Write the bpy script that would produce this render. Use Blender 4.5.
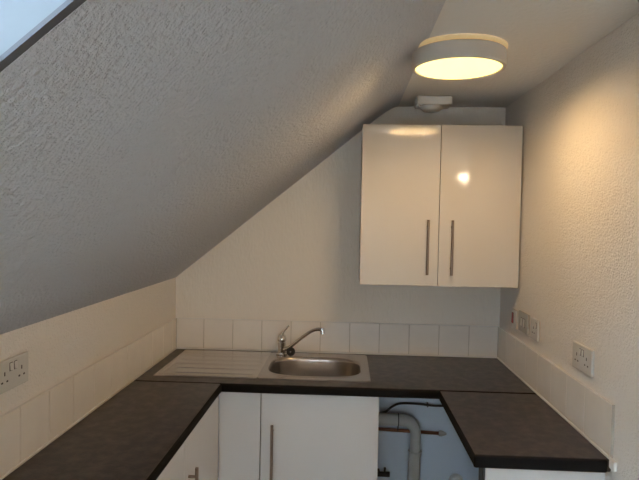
import bpy, bmesh, math, random
from mathutils import Vector, Matrix
random.seed(4)
for o in list(bpy.data.objects):
    bpy.data.objects.remove(o)
SC = bpy.context.scene
COL = SC.collection
R = math.radians
PI = math.pi

# ---------------------------------------------------------------- camera
CAM = Vector((0.8706, -2.8956, 1.5816))
yaw, pitch, roll, fpx = 0.0462, -0.0328, 0.0190, 570.35
fwd = Vector((-math.sin(yaw) * math.cos(pitch), math.cos(yaw) * math.cos(pitch), math.sin(pitch)))
rt = Vector((math.cos(yaw), math.sin(yaw), 0))
up = rt.cross(fwd)
r2 = rt * math.cos(roll) + up * math.sin(roll)
u2 = up * math.cos(roll) - rt * math.sin(roll)
cd = bpy.data.cameras.new('camera')
cam = bpy.data.objects.new('camera', cd)
COL.objects.link(cam)
m = Matrix((r2, u2, -fwd)).transposed().to_4x4()
m.translation = CAM
cam.matrix_world = m
cd.sensor_fit = 'HORIZONTAL'
cd.sensor_width = 36
cd.lens = 36 * fpx / 639
cd.clip_start = 0.02
SC.camera = cam

# ---------------------------------------------------------------- daylight (overcast sky through the roof window) and exposure
SKY = (0.52, 0.76, 1.0)
SKY_STRENGTH = 16.0
LAMP_COL = (1.0, 0.635, 0.29)
LAMP_W = 0.228          # each of the lamp's small emitters
GLOBE_W = 1.3
FILL_LAMP_W = 3.3
w = bpy.data.worlds.new('sky')
SC.world = w
w.use_nodes = True
nt = w.node_tree
bg = nt.nodes['Background']
tc = nt.nodes.new('ShaderNodeTexCoord')
ns = nt.nodes.new('ShaderNodeTexNoise')
ns.inputs['Scale'].default_value = 3
ns.inputs['Detail'].default_value = 4
rp = nt.nodes.new('ShaderNodeValToRGB')
rp.color_ramp.elements[0].position = 0.35
rp.color_ramp.elements[0].color = (*SKY, 1)
rp.color_ramp.elements[1].position = 0.7
rp.color_ramp.elements[1].color = (0.72, 0.88, 1.0, 1)
nt.links.new(tc.outputs['Generated'], ns.inputs['Vector'])
nt.links.new(ns.outputs['Fac'], rp.inputs['Fac'])
nt.links.new(rp.outputs['Color'], bg.inputs['Color'])
bg.inputs['Strength'].default_value = SKY_STRENGTH
SC.view_settings.view_transform = 'Standard'
SC.view_settings.look = 'None'
SC.view_settings.gamma = 1
SC.view_settings.use_curve_mapping = False
SC.view_settings.exposure = 0.0

# ---------------------------------------------------------------- room measures
W, H, KNEE, SX = 1.652, 2.164, 1.279, 1.088
TZ = 0.91
YR = -1.236
REAR = -4.7
WIDE = 3.1
SLOPE = math.atan2(H - KNEE, SX)
WIN_Y0, WIN_Y1 = -3.30, -2.362      # roof window opening
WIN2_Y0, WIN2_Y1 = -4.50, -3.56     # added roof window for fill daylight, behind the viewer
RW = (0.40, 0.95, 0.45, 1.35)       # window added in the rear wall for fill daylight: x0, x1, z0, z1
WIN_X0, WIN_X1 = 0.12, 0.93

# portal in the roof window opening, so the sky is sampled well
TH_R = 0.30
sv = Vector((math.cos(SLOPE), 0, math.sin(SLOPE)))
sn = Vector((-math.sin(SLOPE), 0, math.cos(SLOPE)))       # outwards
def on_slope(x, y, off=0.0):
    return Vector((x, y, KNEE + x * math.tan(SLOPE))) + sn * off
def portal(name, centre, ax, ay, sx, sy):
    """light portal: ax, ay span it, it faces -(ax x ay)"""
    al = bpy.data.lights.new(name, 'AREA')
    al.shape = 'RECTANGLE'; al.size = sx; al.size_y = sy
    al.cycles.is_portal = True
    po = bpy.data.objects.new(name, al); COL.objects.link(po)
    pm = Matrix((ax, ay, ax.cross(ay))).transposed().to_4x4(); pm.translation = centre
    po.matrix_world = pm
for a, b in ((WIN_Y0, WIN_Y1), (WIN2_Y0, WIN2_Y1)):
    portal('roof_window_portal', on_slope((WIN_X0 + WIN_X1) / 2, (a + b) / 2, TH_R + 0.005), sv, Vector((0, 1, 0)), (WIN_X1 - WIN_X0) / math.cos(SLOPE), b - a)

portal('added_window_portal', Vector(((RW[0] + RW[1]) / 2, REAR - 0.105, (RW[2] + RW[3]) / 2)), Vector((1, 0, 0)), Vector((0, 0, 1)), RW[1] - RW[0], RW[3] - RW[2])

# ---------------------------------------------------------------- materials
def mat(name, col, rough=0.5, metal=0.0, spec=0.5, ior=None, coat=0.0, emit=None, es=0, trans=0.0):
    mt = bpy.data.materials.new(name)
    mt.use_nodes = True
    b = mt.node_tree.nodes['Principled BSDF']
    b.inputs['Base Color'].default_value = (*col, 1)
    b.inputs['Roughness'].default_value = rough
    b.inputs['Metallic'].default_value = metal
    b.inputs['Specular IOR Level'].default_value = spec
    if ior: b.inputs['IOR'].default_value = ior
    if coat: b.inputs['Coat Weight'].default_value = coat; b.inputs['Coat Roughness'].default_value = 0.03
    if trans: b.inputs['Transmission Weight'].default_value = trans
    if emit:
        b.inputs['Emission Color'].default_value = (*emit, 1)
        b.inputs['Emission Strength'].default_value = es
    return mt

def N(mt, kind, **kw):
    n = mt.node_tree.nodes.new(kind)
    for k, v in kw.items():
        if k in n.inputs: n.inputs[k].default_value = v
        else: setattr(n, k, v)
    return n

def L(mt, a, b): mt.node_tree.links.new(a, b)

def bumpy(mt, layers, dist=0.003, strength=1.0, scale=(1, 1, 1)):
    """layers: (kind, scale, weight, detail)"""
    b = mt.node_tree.nodes['Principled BSDF']
    t = N(mt, 'ShaderNodeTexCoord')
    mp = N(mt, 'ShaderNodeMapping')
    mp.inputs['Scale'].default_value = scale
    L(mt, t.outputs['Object'], mp.inputs['Vector'])
    acc = None
    for kind, sc, wt, det in layers:
        if kind == 'noise':
            n = N(mt, 'ShaderNodeTexNoise', Scale=sc, Detail=det, Roughness=0.55); out = n.outputs['Fac']
        else:
            n = N(mt, 'ShaderNodeTexVoronoi', Scale=sc, feature='SMOOTH_F1'); out = n.outputs['Distance']
        L(mt, mp.outputs['Vector'], n.inputs['Vector'])
        mu = N(mt, 'ShaderNodeMath', operation='MULTIPLY'); mu.inputs[1].default_value = wt
        L(mt, out, mu.inputs[0])
        if acc is None: acc = mu.outputs[0]
        else:
            ad = N(mt, 'ShaderNodeMath', operation='ADD')
            L(mt, acc, ad.inputs[0]); L(mt, mu.outputs[0], ad.inputs[1]); acc = ad.outputs[0]
    bp = N(mt, 'ShaderNodeBump', Strength=strength, Distance=dist)
    L(mt, acc, bp.inputs['Height']); L(mt, bp.outputs['Normal'], b.inputs['Normal'])
    return mt

def mottle(mt, c0, c1, sc, lo=0.35, hi=0.7, detail=6, scale=(1, 1, 1)):
    b = mt.node_tree.nodes['Principled BSDF']
    t = N(mt, 'ShaderNodeTexCoord'); mp = N(mt, 'ShaderNodeMapping'); mp.inputs['Scale'].default_value = scale
    n = N(mt, 'ShaderNodeTexNoise', Scale=sc, Detail=detail, Roughness=0.6)
    r = N(mt, 'ShaderNodeValToRGB')
    r.color_ramp.elements[0].position = lo; r.color_ramp.elements[0].color = (*c0, 1)
    r.color_ramp.elements[1].position = hi; r.color_ramp.elements[1].color = (*c1, 1)
    L(mt, t.outputs['Object'], mp.inputs['Vector']); L(mt, mp.outputs['Vector'], n.inputs['Vector'])
    L(mt, n.outputs['Fac'], r.inputs['Fac']); L(mt, r.outputs['Color'], b.inputs['Base Color'])
    return mt

WALLC = (0.83, 0.785, 0.715)
M_wall_r = bumpy(mat('textured_wall_paint', (0.82, 0.785, 0.745), 0.75, spec=0.3), [('noise', 150, 1.0, 4), ('noise', 48, 0.7, 2)], 0.006, 1.0)
M_wall_b = bumpy(mat('woodchip_wall_paint', WALLC, 0.75, spec=0.3), [('noise', 90, 1.0, 3), ('noise', 22, 1.0, 2)], 0.0028, 1.0, (1, 1, 0.35))
M_wall_bay = mottle(mat('bay_wall_daylight_tint', (0.66, 0.74, 0.82), 0.7), (0.62, 0.72, 0.84), (0.68, 0.77, 0.88), 3)  # cool daylight in the open bay painted into the wall colour
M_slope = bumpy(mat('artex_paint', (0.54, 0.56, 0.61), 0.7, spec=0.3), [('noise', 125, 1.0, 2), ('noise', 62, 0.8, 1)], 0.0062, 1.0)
M_ceil = bumpy(mat('ceiling_paint', (0.74, 0.73, 0.71), 0.8, spec=0.2), [('noise', 60, 1.0, 3)], 0.003, 1.0)
M_floor = mottle(mat('floor_laminate', (0.3, 0.25, 0.2), 0.45), (0.50, 0.40, 0.29), (0.60, 0.50, 0.38), 8, scale=(8, 0.6, 1))
M_tile = mottle(mat('tile_glaze', (0.66, 0.63, 0.59), 0.22, spec=0.5), (0.80, 0.755, 0.70), (0.86, 0.815, 0.755), 5)
M_grout = mat('grout', (0.50, 0.45, 0.38), 0.9)
M_seal = mat('sealant', (0.75, 0.73, 0.70), 0.4)
M_gloss = mat('gloss_white_laminate', (0.64, 0.60, 0.545), 0.06, ior=1.7)
M_gloss_b = mat('gloss_white_base_laminate', (0.66, 0.66, 0.67), 0.14, ior=1.5)
M_carc = mat('carcass_board', (0.58, 0.56, 0.53), 0.5)
M_top = mottle(mat('dark_worktop_laminate', (0.03, 0.025, 0.02), 0.33, spec=0.5), (0.014, 0.0125, 0.015), (0.115, 0.084, 0.075), 24, 0.42, 0.84, 12)
bumpy(M_top, [('noise', 180, 1.0, 2)], 0.0006, 0.6)
M_topedge = mat('worktop_edge_shade_and_joint', (0.008, 0.008, 0.009), 0.75, spec=0.12)  # shade on the worktop edges painted black; joint strips share it
M_steel = bumpy(mat('brushed_steel', (0.60, 0.57, 0.53), 0.24, 1.0), [('noise', 90, 1.0, 2)], 0.0003, 0.5, (0.15, 3, 1))
M_bowl = bumpy(mat('satin_bowl_steel', (0.46, 0.43, 0.41), 0.25, 1.0), [('noise', 90, 1.0, 2)], 0.0003, 0.5, (0.2, 3, 1))
M_chrome = mat('chrome', (0.72, 0.71, 0.69), 0.08, 1.0)
M_nickel = mat('brushed_nickel', (0.26, 0.20, 0.16), 0.36, 1.0)
M_black = mat('black_rubber', (0.012, 0.012, 0.013), 0.5)
M_plastic = mat('white_plastic', (0.66, 0.64, 0.60), 0.35)
M_socket = mat('socket_plastic', (0.60, 0.585, 0.55), 0.3)
M_socket_g = mat('greyish_plate', (0.42, 0.40, 0.37), 0.35)
M_hole = mat('dark_slot', (0.03, 0.022, 0.018), 0.6)
M_red = mat('red_rocker', (0.35, 0.035, 0.025), 0.35)
M_pipe = mat('grey_waste_pipe', (0.50, 0.50, 0.47), 0.45)
M_copper = mat('old_copper', (0.30, 0.13, 0.075), 0.5, 0.7)
M_panel_side = mat('unlit_panel_edge', (0.02, 0.022, 0.026), 0.7)  # painted dark for the unlit side edge of the end panel
M_winwhite = mat('window_paint', (0.55, 0.57, 0.59), 0.4)
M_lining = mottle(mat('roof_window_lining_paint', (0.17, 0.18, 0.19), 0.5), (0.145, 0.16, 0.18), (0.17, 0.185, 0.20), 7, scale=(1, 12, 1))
M_darktrim = mat('dark_window_edge', (0.10, 0.10, 0.11), 0.7)
M_glass = mat('window_glass', (1, 1, 1), 0.0, ior=1.45, trans=1.0)
M_diff = mat('lit_diffuser', (0.8, 0.75, 0.65), 0.4, emit=(1.0, 0.74, 0.22), es=2.6)
M_glow = mat('lit_back_ring', (0.8, 0.75, 0.65), 0.4, emit=(1.0, 0.66, 0.24), es=0.24)
M_drum = mat('lamp_drum', (0.60, 0.57, 0.53), 0.45)
M_globe = mat('lit_globe', (0.8, 0.8, 0.8), 0.3, emit=(1.0, 0.80, 0.55), es=10.0)

# ---------------------------------------------------------------- mesh helpers
def obj(name, bm, m, parent=None, smooth=False, auto=None):
    me = bpy.data.meshes.new(name)
    bmesh.ops.recalc_face_normals(bm, faces=bm.faces)
    bm.to_mesh(me); bm.free()
    for mm in (m if isinstance(m, (list, tuple)) else [m]): me.materials.append(mm)
    if smooth:
        for p in me.polygons: p.use_smooth = True
    if auto is not None:
        for p in me.polygons: p.use_smooth = True
        me.set_sharp_from_angle(angle=R(auto))
    o = bpy.data.objects.new(name, me)
    COL.objects.link(o)
    if auto is not None:
        wn = o.modifiers.new('weighted_normals', 'WEIGHTED_NORMAL'); wn.keep_sharp = True; wn.weight = 100
    if parent: o.parent = parent
    return o

def box(bm, a, b, bev=0.0, seg=2, mi=0):
    """axis-aligned box from corner a to corner b"""
    t = bmesh.new()
    bmesh.ops.create_cube(t, size=1)
    for v in t.verts:
        v.co = Vector([(a[i] + b[i]) / 2 + v.co[i] * (b[i] - a[i]) for i in range(3)])
    if bev: bmesh.ops.bevel(t, geom=t.edges[:] + t.verts[:], offset=bev, segments=seg, affect='EDGES', profile=0.5)
    for f in t.faces: f.material_index = mi
    me = bpy.data.meshes.new('t'); t.to_mesh(me); t.free(); bm.from_mesh(me); bpy.data.meshes.remove(me)
    return bm

def B(a, b, bev=0.0, seg=2): return box(bmesh.new(), a, b, bev, seg)

def tube(bm, pts, rad, n=14, caps=True):
    pts = [Vector(p) for p in pts]
    rads = rad if isinstance(rad, (list, tuple)) else [rad] * len(pts)
    rings = []
    ref = Vector((0, 0, 1))
    t0 = (pts[1] - pts[0]).normalized()
    if abs(t0.dot(ref)) > 0.9: ref = Vector((0, 1, 0))
    x = t0.cross(ref).normalized()
    for i, p in enumerate(pts):
        if i == 0: t = pts[1] - pts[0]
        elif i == len(pts) - 1: t = pts[-1] - pts[-2]
        else: t = (pts[i + 1] - pts[i]).normalized() + (pts[i] - pts[i - 1]).normalized()
        t.normalize()
        x = (x - t * x.dot(t)).normalized(); y = t.cross(x)
        rings.append([bm.verts.new(p + (x * math.cos(2 * PI * k / n) + y * math.sin(2 * PI * k / n)) * rads[i]) for k in range(n)])
    for a, b in zip(rings, rings[1:]):
        for k in range(n): bm.faces.new((a[k], a[(k + 1) % n], b[(k + 1) % n], b[k]))
    if caps:
        bm.faces.new(rings[0][::-1]); bm.faces.new(rings[-1])
    return bm

def lathe(bm, prof, c, n=48, axis='Z'):
    """prof: (radius, height) list; closed at ends when radius 0"""
    c = Vector(c); rings = []
    def P(r, h, a):
        if axis == 'Z': return c + Vector((r * math.cos(a), r * math.sin(a), h))
        if axis == 'Y': return c + Vector((r * math.cos(a), h, r * math.sin(a)))
        return c + Vector((h, r * math.cos(a), r * math.sin(a)))
    for r, h in prof:
        if r < 1e-6: rings.append([bm.verts.new(P(0, h, 0))])
        else: rings.append([bm.verts.new(P(r, h, 2 * PI * k / n)) for k in range(n)])
    for a, b in zip(rings, rings[1:]):
        for k in range(n):
            k2 = (k + 1) % n
            if len(a) == 1 and len(b) == 1: continue
            if len(a) == 1: bm.faces.new((a[0], b[k], b[k2]))
            elif len(b) == 1: bm.faces.new((a[k], a[k2], b[0]))
            else: bm.faces.new((a[k], a[k2], b[k2], b[k]))
    return bm

def smooth_path(pts, k=6):
    pts = [Vector(p) for p in pts]; out = []
    q = [pts[0] * 2 - pts[1]] + pts + [pts[-1] * 2 - pts[-2]]
    for i in range(1, len(q) - 2):
        for j in range(k):
            t = j / k
            out.append(0.5 * ((2 * q[i]) + (q[i + 1] - q[i - 1]) * t + (2 * q[i - 1] - 5 * q[i] + 4 * q[i + 1] - q[i + 2]) * t * t + (3 * q[i] - q[i - 1] - 3 * q[i + 1] + q[i + 2]) * t ** 3))
    return out + [pts[-1]]

def prism(bm, prof, y0, y1):
    """closed (x,z) outline extruded from y0 to y1"""
    a = [bm.verts.new((p[0], y0, p[1])) for p in prof]
    b = [bm.verts.new((p[0], y1, p[1])) for p in prof]
    n = len(prof)
    for k in range(n): bm.faces.new((a[k], a[(k + 1) % n], b[(k + 1) % n], b[k]))
    bm.faces.new(a); bm.faces.new(b[::-1])
    return bm

def thing(name, label, cat, loc=(0, 0, 0), rotz=0, group=None):
    o = bpy.data.objects.new(name, None); COL.objects.link(o)
    o.empty_display_size = 0.05
    o.location = loc; o.rotation_euler = (0, 0, rotz)
    o['label'] = label; o['category'] = cat
    if group: o['group'] = group
    return o

def world_part(name, bm, m, parent, **kw):
    """part whose mesh is written in world coordinates, under an unrotated Empty"""
    bmesh.ops.translate(bm, verts=bm.verts, vec=-Vector(parent.location))
    return obj(name, bm, m, parent, **kw)

def struct(name, bm, m, parent=None, label=None, cat=None, **kw):
    o = obj(name, bm, m, parent, **kw)
    if not parent:
        o['kind'] = 'structure'
        if label: o['label'] = label; o['category'] = cat
    return o

# ---------------------------------------------------------------- the shell
struct('floor', B((-0.1, REAR - 0.1, -0.1), (WIDE + 0.1, 0.1, 0)), M_floor, label='pale laminate floor of the kitchen and room behind', cat='floor')
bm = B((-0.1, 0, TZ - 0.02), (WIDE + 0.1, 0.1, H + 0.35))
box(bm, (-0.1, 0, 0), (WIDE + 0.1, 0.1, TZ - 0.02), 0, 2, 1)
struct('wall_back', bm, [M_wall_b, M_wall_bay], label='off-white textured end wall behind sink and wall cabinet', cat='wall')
struct('wall_left', B((-0.1, REAR, 0), (0, 0, KNEE + 0.02)), M_wall_r, label='low off-white wall under the sloping ceiling at left', cat='wall')
struct('wall_right', B((W, -1.47, 0), (W + 0.1, 0, H)), M_wall_r, label='off-white rough textured wall at right of the worktop', cat='wall')
bm = bmesh.new()
a, b, c, d = RW
box(bm, (-0.1, REAR - 0.1, 0), (a, REAR, H + 0.35)); box(bm, (b, REAR - 0.1, 0), (WIDE + 0.1, REAR, H + 0.35))
box(bm, (a, REAR - 0.1, 0), (b, REAR, c)); box(bm, (a, REAR - 0.1, d), (b, REAR, H + 0.35))
struct('wall_rear', bm, M_wall_b, label='wall at the far end of the room behind the viewer', cat='wall')
struct('wall_side', B((WIDE, REAR, 0), (WIDE + 0.1, 0, H)), M_wall_r, label='side wall of the wider room behind the viewer', cat='wall')

# sloping ceiling: profile with a soft bend into the flat ceiling, opening for the roof window
TH = 0.30
def profile():
    pc = Vector((SX, H)); d = Vector((math.cos(SLOPE), math.sin(SLOPE)))
    p0 = pc - d * 0.13; p2 = pc + Vector((0.03, 0))
    pts = [Vector((0.0, KNEE))]
    pts += [Vector((x, KNEE + x * math.tan(SLOPE))) for x in (WIN_X0, WIN_X1)]
    for i in range(11):
        t = i / 10
        pts.append(p0 * (1 - t) ** 2 + pc * 2 * t * (1 - t) + p2 * t * t)
    return pts
PR = profile()
def slab(bm, pts, y0, y1):
    n2 = Vector((sn.x, sn.z))
    outer = []
    for i, p in enumerate(pts):
        if p.x > WIN_X1 + 0.01:
            q = (pts[min(i + 1, len(pts) - 1)] - pts[i - 1]).normalized(); outer.append(p + Vector((-q.y, q.x)) * TH)
        else: outer.append(p + n2 * TH)
    return prism(bm, list(pts) + outer[::-1], y0, y1)
bm = bmesh.new()
slab(bm, PR, WIN_Y1, 0)
slab(bm, PR, WIN2_Y1, WIN_Y0)
slab(bm, PR, REAR, WIN2_Y0)
for a, b in ((WIN_Y0, WIN_Y1), (WIN2_Y0, WIN2_Y1)):
    slab(bm, PR[:2], a, b)
    slab(bm, PR[2:], a, b)
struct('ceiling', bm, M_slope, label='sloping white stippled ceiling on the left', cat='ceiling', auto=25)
struct('ceiling_flat', B((PR[-1].x, REAR, H), (WIDE + 0.1, 0, H + 0.2)), M_ceil, label='flat painted ceiling strip that carries the round lamp', cat='ceiling')

# roof window: lining, sash frame and pane (glass sits well out in the reveal)
def slope_box(bm, x0, x1, y0, y1, o0, o1):
    v = [bm.verts.new(on_slope(x, y, o)) for x in (x0, x1) for y in (y0, y1) for o in (o0, o1)]
    for f in ((0, 1, 3, 2), (4, 6, 7, 5), (0, 4, 5, 1), (2, 3, 7, 6), (0, 2, 6, 4), (1, 5, 7, 3)):
        bm.faces.new([v[i] for i in f])
def roof_window(name, label, y0, y1):
    win = bpy.data.objects.new(name, None); COL.objects.link(win)
    win['kind'] = 'structure'; win['label'] = label; win['category'] = 'window'
    x0, x1 = WIN_X0, WIN_X1
    def rim(k, o0, o1):
        bm = bmesh.new()
        slope_box(bm, x0, x1, y1 - k, y1, o0, o1); slope_box(bm, x0, x1, y0, y0 + k, o0, o1)
        slope_box(bm, x0, x0 + k, y0, y1, o0, o1); slope_box(bm, x1 - k, x1, y0, y1, o0, o1)
        return bm
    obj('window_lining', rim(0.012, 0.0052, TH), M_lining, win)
    obj('window_frame', rim(0.04, 0.24, 0.285), M_winwhite, win)
    obj('edge_trim', rim(0.0125, 0.0005, 0.0050), M_darktrim, win)
    bm = bmesh.new(); slope_box(bm, x0 + .035, x1 - .035, y0 + .035, y1 - .035, 0.258, 0.264)
    obj('window_pane', bm, M_glass, win)
roof_window('window_1', 'bright roof window in the sloping ceiling at top left', WIN_Y0, WIN_Y1)
roof_window('added_roof_window', 'added roof window behind the viewer for fill daylight', WIN2_Y0, WIN2_Y1)
k = 0.04
win = bpy.data.objects.new('added_rear_window', None); COL.objects.link(win)
win['kind'] = 'structure'; win['label'] = 'added window in the wall behind the viewer for fill daylight'; win['category'] = 'window'
bm = bmesh.new()
a, b, c, d = RW
for q in (((a, c), (b, c + k)), ((a, d - k), (b, d)), ((a, c + k), (a + k, d - k)), ((b - k, c + k), (b, d - k))):
    box(bm, (q[0][0], REAR - 0.07, q[0][1]), (q[1][0], REAR - 0.03, q[1][1]))
obj('window_frame', bm, M_winwhite, win)
obj('window_pane', B((a + k - .004, REAR - 0.052, c + k - .004), (b - k + .004, REAR - 0.047, d - k + .004)), M_glass, win)

# ---------------------------------------------------------------- tiled splashbacks (grout bed with bevelled tiles standing on it)
TT, BT = TZ + 0.008, TZ + 0.158
def splash(name, label, tiles, grout, trim, seal):
    t = thing(name, label, 'tiles', (tiles[0][0][0], tiles[0][0][1], TZ), group=None)
    bm = bmesh.new()
    for a, b in tiles: box(bm, a, b, 0.0016, 2)
    world_part('tile_course', bm, M_tile, t, auto=40)
    world_part('grout_bed', B(*grout), M_grout, t)
    world_part('top_bead', B(*trim, 0.0015), M_seal, t)
    world_part('sealant_bead', B(*seal, 0.002), M_seal, t)
    return t
g = 0.0012
xs = [0.15 * i for i in range(12)] ; xs[-1] = W - 0.008; xs[0] = 0.008
splash('tile_splashback', 'row of square cream tiles on the end wall behind the sink',
       [((xs[i] + g, -0.008, TT), (xs[i + 1] - g, -0.0025, BT)) for i in range(11)],
       ((0.001, -0.0045, TZ + .001), (W - 0.001, -0.0003, BT)), ((0.008, -0.0085, BT), (W - 0.008, -0.0004, BT + 0.003)), ((0.009, -0.012, TZ + .0003), (W - 0.009, -0.004, TT)))
ys = [-0.012, -0.07] + [-0.07 - 0.15 * i for i in range(1, 13)] + [-1.95]
splash('tile_splashback', 'row of square cream tiles along the low left wall',
       [((0.0025, ys[i + 1] + g, TT), (0.008, ys[i] - g, BT)) for i in range(len(ys) - 1)],
       ((0.0003, -1.95, TZ + .001), (0.0045, -0.0125, BT)), ((0.0004, -1.95, BT), (0.0085, -0.0125, BT + 0.003)), ((0.004, -1.95, TZ + .0003), (0.012, -0.013, TT)))
ys = [-0.012, -0.15, -0.30, -0.45, -0.60, -0.75, -0.90, -1.05, YR]
sp = splash('tile_splashback', 'row of square cream tiles below sockets on the right wall',
       [((W - 0.008, ys[i + 1] + g, TT), (W - 0.0025, ys[i] - g, BT)) for i in range(8)],
       ((W - 0.0045, YR, TZ + .001), (W - 0.0003, -0.0125, BT)), ((W - 0.0085, YR, BT), (W - 0.0004, -0.0125, BT + 0.003)), ((W - 0.012, YR, TZ + .0003), (W - 0.004, -0.013, TT)))
bm = bmesh.new()
box(bm, (W - 0.013, -1.268, 0.888), (W - 0.0005, YR - 0.001, 0.918), 0.005, 3)
o = world_part('sealant_lump', bm, M_seal, sp, auto=60); o['label'] = 'pale lump of sealant at the worktop corner'
world_part('edge_trim', B((W - 0.0085, YR - 0.0016, TZ + 0.009), (W - 0.0004, YR - 0.0003, BT + .003), 0.0004), M_grout, sp)

# ---------------------------------------------------------------- worktops
TB = TZ - 0.038
def slab_profile(d0, d1, r=0.012):
    """(depth, z) outline, square at d0, rounded at d1"""
    s = 1 if d1 > d0 else -1
    pts = [(d0, TB), (d0, TZ)]
    for i in range(7):
        a = PI / 2 * (1 - i / 6); pts.append((d1 - s * r + s * r * math.cos(a), TZ - r + r * math.sin(a)))
    for i in range(7):
        a = -PI / 2 * i / 6; pts.append((d1 - s * r + s * r * math.cos(a), TB + r + r * math.sin(a)))
    return pts
def extr(bm, prof, axis, a, b):
    """prof (depth,z): axis 'x' extrudes along x with depth=y, 'y' the other way"""
    def P(p, t): return (t, p[0], p[1]) if axis == 'x' else (p[0], t, p[1])
    A = [bm.verts.new(P(p, a)) for p in prof]; Bv = [bm.verts.new(P(p, b)) for p in prof]
    n = len(prof)
    for k in range(n):
        f = bm.faces.new((A[k], A[(k + 1) % n], Bv[(k + 1) % n], Bv[k]))
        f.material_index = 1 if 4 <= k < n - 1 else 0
    bm.faces.new(A); bm.faces.new(Bv[::-1])
DL, XR = 0.376, 1.258
t = thing('worktop', 'dark mottled worktop across the end wall with sink set in', 'worktop', (0.8, -0.3, TB))
bm = bmesh.new()
extr(bm, slab_profile(-0.475, -0.6), 'x', 0.001, W - 0.001)
box(bm, (0.001, -0.475, TB), (0.50, -0.002, TZ)); box(bm, (0.985, -0.475, TB), (W - 0.001, -0.002, TZ)); box(bm, (0.50, -0.10, TB), (0.985, -0.002, TZ))
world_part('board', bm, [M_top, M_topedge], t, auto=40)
t = thing('worktop', 'dark mottled worktop running along the low left wall', 'worktop', (0.19, -1.3, TB))
bm = bmesh.new(); extr(bm, slab_profile(0.001, DL), 'y', -1.95, -0.605)
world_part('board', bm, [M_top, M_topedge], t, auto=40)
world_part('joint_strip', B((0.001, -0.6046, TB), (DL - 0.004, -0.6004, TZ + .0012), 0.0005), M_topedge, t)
t = thing('worktop', 'short dark worktop jutting forward along the right wall', 'worktop', (1.45, -0.9, TB))
bm = bmesh.new()
box(bm, (XR, YR + 0.004, TB), (W - 0.001, -0.605, TZ), 0.005, 3)
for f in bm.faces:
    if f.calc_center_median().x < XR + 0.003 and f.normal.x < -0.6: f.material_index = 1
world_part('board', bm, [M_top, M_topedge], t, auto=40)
world_part('end_shade_strip', B((XR - 0.001, YR - 0.001, TB - 0.001), (W - 0.0135, YR + 0.014, TZ - 0.0015), 0.006, 3), M_topedge, t, auto=50)
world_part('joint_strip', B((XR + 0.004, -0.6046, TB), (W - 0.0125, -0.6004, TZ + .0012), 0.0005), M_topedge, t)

# ---------------------------------------------------------------- sink
SX0, SX1, SY0, SY1 = 0.060, 0.988, -0.517, -0.030
t = thing('kitchen_sink', 'stainless steel inset sink with one bowl and ridged drainer', 'sink', (0.52, -0.27, TZ))
def ss(a, b, v):
    v = max(0, min(1, (v - a) / (b - a))); return v * v * (3 - 2 * v)
ZD = TZ + 0.004
def deck(x, y):
    """height of the drainer half"""
    e = min(x - SX0, y - SY0, SY1 - y)
    if e <= 0.0001: return TZ + 0.0004
    z = ZD - 0.004 * (1 - ss(0, 0.006, e))
    pan = ss(0.014, 0.03, x - SX0) * ss(0.014, 0.03, y - SY0) * ss(0.014, 0.03, SY1 - y - 0.045)
    z -= 0.003 * pan
    fade = ss(0.035, 0.047, x - SX0) * ss(0.0, 0.012, 0.492 - x)
    for i in range(5):
        yc = -0.455 + i * 0.079
        d = abs(y - yc) / 0.013
        if d < 1: z += 0.0036 * fade * (0.5 + 0.5 * math.cos(PI * d))
    return z
bm = bmesh.new()
XM = 0.505
gx = [SX0, SX0 + .002, SX0 + .004, SX0 + .006] + [SX0 + 0.006 + (XM - SX0 - 0.006) * i / 70 for i in range(1, 71)]
gy = [SY0, SY0 + .002, SY0 + .004, SY0 + .006] + [SY0 + 0.006 + (SY1 - SY0 - 0.012) * i / 130 for i in range(1, 130)] + [SY1 - .006, SY1 - .004, SY1 - .002, SY1]
grid = [[bm.verts.new((x, y, deck(x, y))) for y in gy] for x in gx]
for i in range(len(gx) - 1):
    for j in range(len(gy) - 1): bm.faces.new((grid[i][j], grid[i + 1][j], grid[i + 1][j + 1], grid[i][j + 1]))
world_part('drainer', bm, M_steel, t, smooth=True)
# bowl half: rings from a square outline into the rounded bowl
bx, by = (0.535 + 0.950) / 2, (-0.465 - 0.125) / 2
bm = bmesh.new()
NN = 128
cx_, cy_ = (XM + SX1) / 2, (SY0 + SY1) / 2
def ring(hx, hy, ccx, ccy, z, n):
    out = []
    for k in range(NN):
        a = 2 * PI * (k + .5) / NN; c, s = math.cos(a), math.sin(a)
        r = (abs(c / hx) ** n + abs(s / hy) ** n) ** (-1 / n)
        out.append(bm.verts.new((ccx + r * c, ccy + r * s, z(ccx + r * c, ccy + r * s) if callable(z) else z)))
    return out
hx0, hy0 = (SX1 - XM) / 2, (SY1 - SY0) / 2
def zr(x, y):
    e = min(SX1 - x, y - SY0, SY1 - y)
    return TZ + 0.0004 if e < 0.0004 else ZD - 0.004 * (1 - ss(0, 0.006, e))
rings = [ring(hx0, hy0, cx_, cy_, zr, 60)]
rings.append(ring(hx0 - 0.003, hy0 - 0.003, cx_, cy_, lambda x, y: ZD - 0.001, 60))
rings.append(ring(hx0 - 0.007, hy0 - 0.007, cx_, cy_, ZD, 60))
rings.append(ring(hx0 - 0.016, hy0 - 0.016, cx_, cy_, ZD, 30))
rings.append(ring(0.2175, 0.180, bx, by, ZD - 0.0015, 3.6))
hb, vb = 0.2075, 0.170
for dz, ins, n in ((0.0018, 0.004, 3.4), (-0.001, 0.0, 3.4), (-0.006, -0.004, 3.4), (-0.014, -0.006, 3.4), (-0.06, -0.010, 3.4), (-0.105, -0.016, 3.3), (-0.134, -0.028, 3.2), (-0.148, -0.048, 3.1), (-0.152, -0.08, 3), (-0.154, -0.13, 2.5)):
    rings.append(ring(hb + ins, vb + ins, bx, by, ZD + dz, n))
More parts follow.
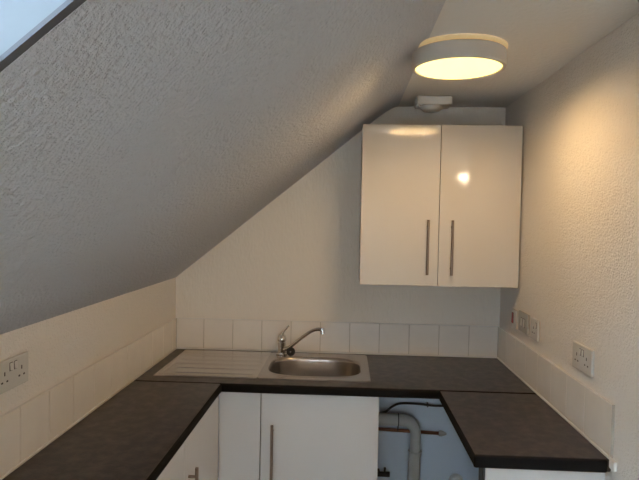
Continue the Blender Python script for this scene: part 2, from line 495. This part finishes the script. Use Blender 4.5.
for a, b in zip(rings, rings[1:]):
    for k in range(NN): bm.faces.new((a[k], a[(k + 1) % NN], b[(k + 1) % NN], b[k]))
bm.faces.new(rings[-1])
world_part('bowl', bm, M_bowl, t, auto=50)
bm = bmesh.new(); lathe(bm, [(0, .0), (0.028, 0.0), (0.04, 0.002), (0.043, 0.0), (0.043, -0.004), (0, -0.004)], (bx, by, ZD - 0.1515), 32)
world_part('drain', bm, M_chrome, t, auto=40)

# ---------------------------------------------------------------- mixer tap and plug
tx, ty = 0.562, -0.078
t = thing('mixer_tap', 'chrome single lever mixer tap with long slanted spout', 'tap', (tx, ty, ZD))
bm = bmesh.new()
lathe(bm, [(0, 0), (0.027, 0), (0.027, 0.005), (0.0225, 0.009), (0.0215, 0.02), (0.0215, 0.062), (0.0195, 0.064), (0.0195, 0.067), (0.0225, 0.069), (0.023, 0.078), (0.021, 0.09), (0.015, 0.099), (0.006, 0.103), (0, 0.1035)], (0, 0, 0), 36)
obj('tap_body', bm, M_chrome, t, auto=40)
bm = bmesh.new()
tube(bm, smooth_path([(-0.004, 0.0, 0.094), (0.008, -0.004, 0.112), (0.026, -0.010, 0.137), (0.036, -0.012, 0.148)]), [0.0065] * 6 + [0.005] * 7 + [0.0045] * 6, 12)
obj('lever', bm, M_chrome, t, smooth=True)
bm = bmesh.new()
P = smooth_path([(0.012, -0.012, 0.026), (0.042, -0.020, 0.042), (0.090, -0.034, 0.084), (0.140, -0.048, 0.124), (0.168, -0.056, 0.139), (0.194, -0.062, 0.143), (0.206, -0.065, 0.138)], 6)
tube(bm, P, [0.0105] * 5 + [0.0085] * 20 + [0.009 + 0.0002 * i for i in range(len(P) - 25)], 16)
tube(bm, [(0.201, -0.064, 0.147), (0.206, -0.066, 0.121)], 0.0115, 16)
obj('spout', bm, M_chrome, t, smooth=False, auto=45)
t = thing('sink_plug', 'round black rubber plug leaning by the foot of the tap', 'plug', (0.610, -0.105, ZD))
bm = bmesh.new(); lathe(bm, [(0, -0.008), (0.018, -0.008), (0.0215, -0.004), (0.0215, 0.003), (0.018, 0.007), (0.006, 0.0085), (0, 0.0085)], (0, 0, 0.0215), 28, 'Y')
obj('stopper', bm, M_black, t, auto=40)
bm = bmesh.new(); tube(bm, [(0.0, -0.008, 0.0215), (0, -0.014, 0.0215)], 0.004, 10); obj('plug_ring', bm, M_chrome, t, smooth=True)

# ---------------------------------------------------------------- cupboards
def bar_handle(parent, p0, p1, out, m=M_nickel, r=0.006, inset=0.03, standoff=0.028):
    """p0,p1: bar ends; out: vector from bar back to the door face"""
    p0, p1, out = Vector(p0), Vector(p1), Vector(out)
    bm = bmesh.new(); tube(bm, [p0, p1], r, 16)
    d = (p1 - p0).normalized()
    for q in (p0 + d * inset, p1 - d * inset): tube(bm, [q, q + out.normalized() * standoff], r * 0.75, 12)
    return world_handle(parent, bm, m)
def world_handle(door, bm, m):
    bmesh.ops.translate(bm, verts=bm.verts, vec=-Vector(door.parent.location))
    return obj('handle', bm, m, door, auto=40)

# wall cabinet
CX0, CX1, CZ0, CZ1, CXM = 0.9375, 1.640, 1.303, 2.021, 1.2855
t = thing('wall_cabinet', 'glossy cream two-door cabinet hung on the end wall below the ceiling', 'cabinet', ((CX0 + CX1) / 2, -0.001, CZ0))
bm = bmesh.new()
box(bm, (CX0, -0.300, CZ0), (CX0 + .018, -0.001, CZ1)); box(bm, (CX1 - .018, -0.300, CZ0), (CX1, -0.001, CZ1))
box(bm, (CX0 + .018, -0.300, CZ0), (CX1 - .018, -0.001, CZ0 + .018)); box(bm, (CX0 + .018, -0.300, CZ1 - .018), (CX1 - .018, -0.001, CZ1)); box(bm, (CX0 + .018, -0.02, CZ0 + .018), (CX1 - .018, -0.010, CZ1 - .018))
box(bm, (CX0 + .018, -0.28, 1.65), (CX1 - .018, -0.02, 1.668))
world_part('carcass', bm, M_carc, t)
for a, b, hx in ((CX0 - .001, CXM - 0.0013, 1.2345), (CXM + 0.0013, CX1 + .003, 1.3415)):
    d = world_part('door', B((a, -0.3210, CZ0 - 0.002), (b, -0.3025, CZ1), 0.0016, 2), M_gloss, t, auto=40)
    bar_handle(d, (hx, -0.349, 1.352), (hx, -0.349, 1.597), (0, 1, 0))

# sink base unit, doors flush under the end worktop
DT = TB - 0.003
t = thing('base_cabinet', 'white base cabinet under the sink with tall bar handle', 'cabinet', (0.69, -0.3, 0))
bm = bmesh.new()
X0, X1 = 0.385, 1.018
box(bm, (X0, -0.558, 0.15), (X0 + .018, -0.03, TB - .001)); box(bm, (X1 - .018, -0.558, 0.15), (X1, -0.03, TB - .001))
box(bm, (X0 + .018, -0.558, 0.15), (X1 - .018, -0.03, 0.168)); box(bm, (X0 + .018, -0.04, 0.168), (X1 - .018, -0.03, 0.70))
world_part('carcass', bm, M_carc, t)
world_part('plinth', B((0.36, -0.52, 0.0), (X1, -0.504, 0.148)), M_carc, t)
for xx in (X0 + .05, X1 - .05): world_part('leg', tube(bmesh.new(), [(xx, -0.09, 0), (xx, -0.09, 0.15)], 0.018), M_black, t)
d = world_part('filler_panel', B((0.3612, -0.578, 0.15), (0.5325, -0.560, DT), 0.001, 2), M_gloss_b, t, auto=40)
d = world_part('door', B((0.5365, -0.580, 0.15), (1.020, -0.5605, DT), 0.0015, 2), M_gloss_b, t, auto=40)
bar_handle(d, (0.585, -0.609, 0.352), (0.585, -0.609, 0.747), (0, 1, 0))

# left run base unit, doors facing the room
t = thing('base_cabinet', 'white two-door base cabinet under the left worktop', 'cabinet', (0.17, -1.08, 0))
bm = bmesh.new()
Y0, Y1 = -1.555, -0.605
box(bm, (0.01, Y0, 0.15), (0.338, Y0 + .018, TB - .001)); box(bm, (0.01, Y1 - .018, 0.15), (0.338, Y1, TB - .001))
box(bm, (0.01, Y0 + .018, 0.15), (0.338, Y1 - .018, 0.168)); box(bm, (0.01, Y0 + .018, 0.168), (0.02, Y1 - .018, TB - .001))
world_part('carcass', bm, M_carc, t)
world_part('plinth', B((0.29, Y0, 0.0), (0.306, Y1, 0.148)), M_carc, t)
for y_a, y_b, hy in ((-1.0835, -0.580, -1.040), (-1.555, -1.0865, -1.135)):
    d = world_part('door', B((0.3405, y_a, 0.15), (0.3600, y_b, DT), 0.0015, 2), M_gloss_b, t, auto=40)
    bar_handle(d, (0.390, hy, 0.352), (0.390, hy, 0.752), (-1, 0, 0))
t = thing('base_cabinet', 'narrow white base cabinet at the near end of the left worktop', 'cabinet', (0.17, -1.75, 0))
world_part('carcass', B((0.01, -1.95, 0.15), (0.338, -1.56, TB - .001)), M_carc, t)
world_part('plinth', B((0.29, -1.95, 0.0), (0.306, -1.56, 0.1495)), M_carc, t)
d = world_part('door', B((0.3405, -1.95, 0.15), (0.3600, -1.5585, DT), 0.0015, 2), M_gloss_b, t, auto=40)

# end panel below the right worktop
t = thing('end_panel', 'upright white panel below the front of the right worktop', 'panel', (1.47, -1.18, 0))
world_part('board', B((1.300, -1.199, 0.0), (W - 0.002, -1.181, TB - .001), 0.001), M_gloss_b, t, auto=40)
world_part('edge_shade_strip', B((1.2915, -1.196, 0.0), (1.2995, -1.150, TB - .001), 0.001), M_panel_side, t)

# ---------------------------------------------------------------- pipes in the open bay
py = -0.075
t = thing('waste_pipe', 'thick grey plastic waste pipe bending down in the open bay', 'pipe', (1.2, py, 0))
bm = bmesh.new()
arc = [(1.170 + 0.066 * math.sin(a), py, 0.537 + 0.066 * math.cos(a)) for a in [PI / 2 * i / 8 for i in range(9)]]
tube(bm, [(1.022, py, 0.604)] + [(1.12, py, 0.604)] + arc + [(1.236, py, 0.50), (1.235, py, 0.44)], [0.031] * 3 + [0.031 - 0.0007 * i for i in range(8)] + [0.0255] * 2, 24)
world_part('bent_pipe', bm, M_pipe, t, auto=50)
bm = bmesh.new()
tube(bm, [(1.2345, py, 0.450), (1.2345, py, 0.438), (1.2335, py, 0.437), (1.226, py, 0.0)], [0.034, 0.034, 0.0315, 0.0315], 24)
world_part('down_pipe', bm, M_pipe, t, auto=50)
bm = bmesh.new(); tube(bm, [(1.146, py, 0.6035), (1.151, py, 0.6035)], 0.0325, 24); tube(bm, [(1.1485, py, 0.572), (1.1485, py, 0.548)], 0.003, 8)
world_part('black_strap', bm, M_black, t, auto=50)
t = thing('copper_pipe', 'thin copper pipe with capped end on the bay wall', 'pipe', (1.2, -0.02, 0.535))
bm = bmesh.new(); tube(bm, [(1.022, -0.02, 0.535), (1.365, -0.02, 0.522)], 0.0085, 14); world_part('tube', bm, M_copper, t, smooth=True)
bm = bmesh.new(); tube(bm, [(1.358, -0.02, 0.5225), (1.364, -0.02, 0.522), (1.374, -0.02, 0.5216), (1.388, -0.02, 0.521), (1.398, -0.02, 0.521)], [0.010, 0.0145, 0.0145, 0.009, 0.005], 14); world_part('end_cap', bm, M_socket_g, t, auto=40)
t = thing('black_hose', 'black flexible hose looping above the waste pipe', 'hose', (1.2, -0.03, 0.66))
P = smooth_path([(1.024, -0.022, 0.606), (1.06, -0.02, 0.614), (1.09, -0.02, 0.624), (1.125, -0.02, 0.652), (1.165, -0.02, 0.668), (1.25, -0.02, 0.669), (1.34, -0.02, 0.662), (1.48, -0.02, 0.668), (1.60, -0.02, 0.672)])
world_part('flex', tube(bmesh.new(), P, 0.0058, 10), M_black, t, smooth=True)
world_part('wall_clip', B((1.2975, -0.028, 0.655), (1.3025, -0.001, 0.675), 0.001), M_black, t)
t = thing('stop_valve', 'small dark lever valve low beside the sink cabinet', 'valve', (1.085, -0.05, 0.31))
world_part('valve_body', tube(bmesh.new(), [(1.052, -0.05, 0.315), (1.115, -0.05, 0.315)], 0.013, 14), M_black, t, auto=40)
bm = bmesh.new(); tube(bm, [(1.09, -0.05, 0.315), (1.09, -0.055, 0.350)], [0.004, 0.006], 10); world_part('valve_lever', bm, M_black, t, smooth=True)
world_part('wall_tail', tube(bmesh.new(), [(1.06, -0.05, 0.315), (1.06, -0.001, 0.315)], 0.008, 12), M_black, t, auto=40)
t = thing('pipe_stub', 'pale round pipe stub sticking out of the bay wall', 'pipe', (1.455, 0, 0.275))
bm = bmesh.new(); lathe(bm, [(0, -0.05), (0.022, -0.048), (0.034, -0.038), (0.036, -0.02), (0.036, -0.0005), (0, -0.0005)], (0, 0, 0), 28, 'Y'); obj('cap', bm, M_plastic, t, auto=40)

# ---------------------------------------------------------------- sockets and switches; local x to the right, y into the wall, z up
def plate(name, label, cat, loc, rotz, wd, ht=0.086, m=M_socket, group=None):
    t = thing(name, label, cat, loc, rotz, group)
    obj('face_plate', B((-wd / 2, -0.010, -ht / 2), (wd / 2, -0.0003, ht / 2), 0.003, 3), m, t, auto=40)
    return t
def pins(t, cx, cz=-0.006):
    bm = bmesh.new()
    box(bm, (cx - 0.002, -0.0106, cz + 0.008), (cx + 0.002, -0.0098, cz + 0.018))
    box(bm, (cx - 0.0145, -0.0106, cz - 0.010), (cx - 0.0075, -0.0098, cz - 0.0055))
    box(bm, (cx + 0.0075, -0.0106, cz - 0.010), (cx + 0.0145, -0.0098, cz - 0.0055))
    obj('pin_holes', bm, M_hole, t)
def rocker(t, cx, cz=0.020, w_=0.011, h_=0.019, m=M_plastic, surround=True):
    if surround: obj('rocker_surround', B((cx - w_ / 2 - .0016, -0.0106, cz - h_ / 2 - .0016), (cx + w_ / 2 + .0016, -0.0098, cz + h_ / 2 + .0016)), M_hole, t)
    bm = bmesh.new()
    box(bm, (cx - w_ / 2, -0.0135, cz - h_ / 2), (cx + w_ / 2, -0.0104, cz + h_ / 2), 0.001)
    for v in bm.verts:
        if v.co.z > cz and v.co.y < -0.012: v.co.y += 0.002
    obj('rocker', bm, m, t, auto=40)
t = plate('wall_socket', 'white double socket on the low left wall above tiles', 'socket', (0, -1.456, 1.170), PI / 2, 0.146, 0.082)
pins(t, -0.038); pins(t, 0.038); rocker(t, -0.010); rocker(t, 0.010)
t = plate('wall_socket', 'white double socket on the right wall nearest the viewer', 'socket', (W, -1.020, 1.152), -PI / 2, 0.150)
pins(t, -0.038); pins(t, 0.038); rocker(t, -0.010); rocker(t, 0.010)
t = plate('wall_socket', 'small single socket, third plate out from the corner on the right wall', 'socket', (W, -0.548, 1.158), -PI / 2, 0.086)
pins(t, -0.004, -0.006); rocker(t, 0.026, 0.02)
t = plate('wall_switch', 'wider greyish twin switch plate between red switch and single socket', 'switch', (W, -0.404, 1.161), -PI / 2, 0.132, m=M_socket_g)
rocker(t, -0.018, 0.0, 0.020, 0.034); rocker(t, 0.018, 0.0, 0.020, 0.034)
t = plate('wall_switch', 'narrow white switch with red rocker nearest the corner', 'switch', (W, -0.270, 1.153), -PI / 2, 0.080)
rocker(t, -0.016, 0.004, 0.022, 0.046, m=M_red)

# ---------------------------------------------------------------- ceiling lamp
lc = Vector((1.232, -0.962, H))
t = thing('ceiling_lamp', 'round flush ceiling lamp glowing warm yellow', 'lamp', lc)
bm = bmesh.new(); lathe(bm, [(0, -0.0005), (0.156, -0.0005), (0.156, -0.005), (0.153, -0.0065), (0.125, -0.0075), (0.125, -0.015), (0, -0.015)], (0, 0, 0), 64); obj('back_ring', bm, M_glow, t, auto=40)
bm = bmesh.new()
lathe(bm, [(0.10, -0.0155), (0.150, -0.0155), (0.153, -0.018), (0.154, -0.060), (0.152, -0.067), (0.147, -0.070), (0.143, -0.070), (0.1405, -0.0675), (0.1405, -0.062), (0.10, -0.062)], (0, 0, 0), 96)
o = obj('drum', bm, M_drum, t, auto=40)
bm = bmesh.new(); lathe(bm, [(0, -0.0695), (0.10, -0.0692), (0.136, -0.0675), (0.140, -0.0645), (0.140, -0.0625), (0, -0.0625)], (0, 0, 0), 96)
obj('diffuser', bm, M_diff, t, auto=40)
spots = [(0, 0)] + [(0.031 * n * math.cos(2 * PI * i / (6 * n) + n), 0.031 * n * math.sin(2 * PI * i / (6 * n) + n)) for n in range(1, 5) for i in range(6 * n)]
ld = bpy.data.lights.new('lamp_light', 'SPOT')
ld.spot_size = R(179); ld.spot_blend = 0.68; ld.energy = LAMP_W; ld.color = LAMP_COL; ld.shadow_soft_size = 0.0
for x, y in spots:
    o = bpy.data.objects.new('lamp_light', ld); COL.objects.link(o); o.parent = t; o.location = (x, y, -0.076)

# smoke alarm on the ceiling behind the lamp
t = thing('smoke_alarm', 'small white smoke alarm on the ceiling between lamp and cabinet', 'smoke alarm', (1.262, -0.205, H))
obj('base_box', B((-0.080, -0.055, -0.041), (0.080, 0.055, -0.0005), 0.006, 3), M_plastic, t, auto=40)
bm = bmesh.new(); lathe(bm, [(0, -0.0415), (0.052, -0.0415), (0.049, -0.052), (0.036, -0.062), (0.02, -0.066), (0, -0.067)], (-0.006, 0, 0), 40); obj('sensor_dome', bm, M_plastic, t, auto=40)
obj('indicator', lathe(bmesh.new(), [(0, -0.0), (0.007, -0.0), (0.006, -0.008), (0, -0.009)], (-0.068, -0.043, -0.0415), 14), M_drum, t, auto=40)

# globe lamp in the room behind the viewer (it shows as a glint in the cabinet door)
t = thing('globe_lamp', 'small lit globe lamp in the room behind the viewer', 'lamp', (2.09, -3.75, H))
obj('lamp_holder', lathe(bmesh.new(), [(0, -0.0005), (0.04, -0.0005), (0.04, -0.012), (0.012, -0.018), (0.012, -0.0605), (0, -0.0605)], (0, 0, 0), 24), M_drum, t, auto=40)
bm = bmesh.new(); bmesh.ops.create_uvsphere(bm, u_segments=24, v_segments=16, radius=0.031, matrix=Matrix.Translation((0, 0, -0.096))); obj('globe', bm, M_globe, t, smooth=True)
ld = bpy.data.lights.new('globe_light', 'POINT'); ld.energy = GLOBE_W; ld.color = (1.0, 0.76, 0.50); ld.shadow_soft_size = 0.0
for dx, dy, dz in ((.04, 0, 0), (-.04, 0, 0), (0, .04, 0), (0, -.04, 0), (0, 0, -.04)):
    o = bpy.data.objects.new('globe_light', ld); COL.objects.link(o); o.parent = t; o.location = (dx, dy, -0.096 + dz)

# lamp added over the rear opening: warm fill light from behind the viewer
t = thing('added_fill_lamp', 'added warm fill lamp on the wall behind the viewer', 'lamp', (0.74, REAR, 1.62))
obj('back_plate', B((-0.06, 0.0005, -0.06), (0.06, 0.014, 0.06), 0.004), M_drum, t, auto=40)
obj('arm', tube(bmesh.new(), [(0, 0.014, 0), (0, 0.05, 0)], 0.012, 14), M_drum, t, auto=40)
bm = bmesh.new(); lathe(bm, [(0, -0.07), (0.03, -0.068), (0.05, -0.05), (0.056, 0.0), (0.05, 0.05), (0.03, 0.068), (0, 0.07)], (0, 0.105, 0), 32); obj('shade', bm, M_globe, t, smooth=True)
ld = bpy.data.lights.new('added_fill_light', 'POINT'); ld.energy = FILL_LAMP_W; ld.color = (1.0, 0.76, 0.50); ld.shadow_soft_size = 0.0
for dx, dy, dz in ((.068, .105, 0), (-.068, .105, 0), (0, .172, 0), (0, .105, .08), (0, .105, -.08)):
    o = bpy.data.objects.new('added_fill_light', ld); COL.objects.link(o); o.parent = t; o.location = (dx, dy, dz)
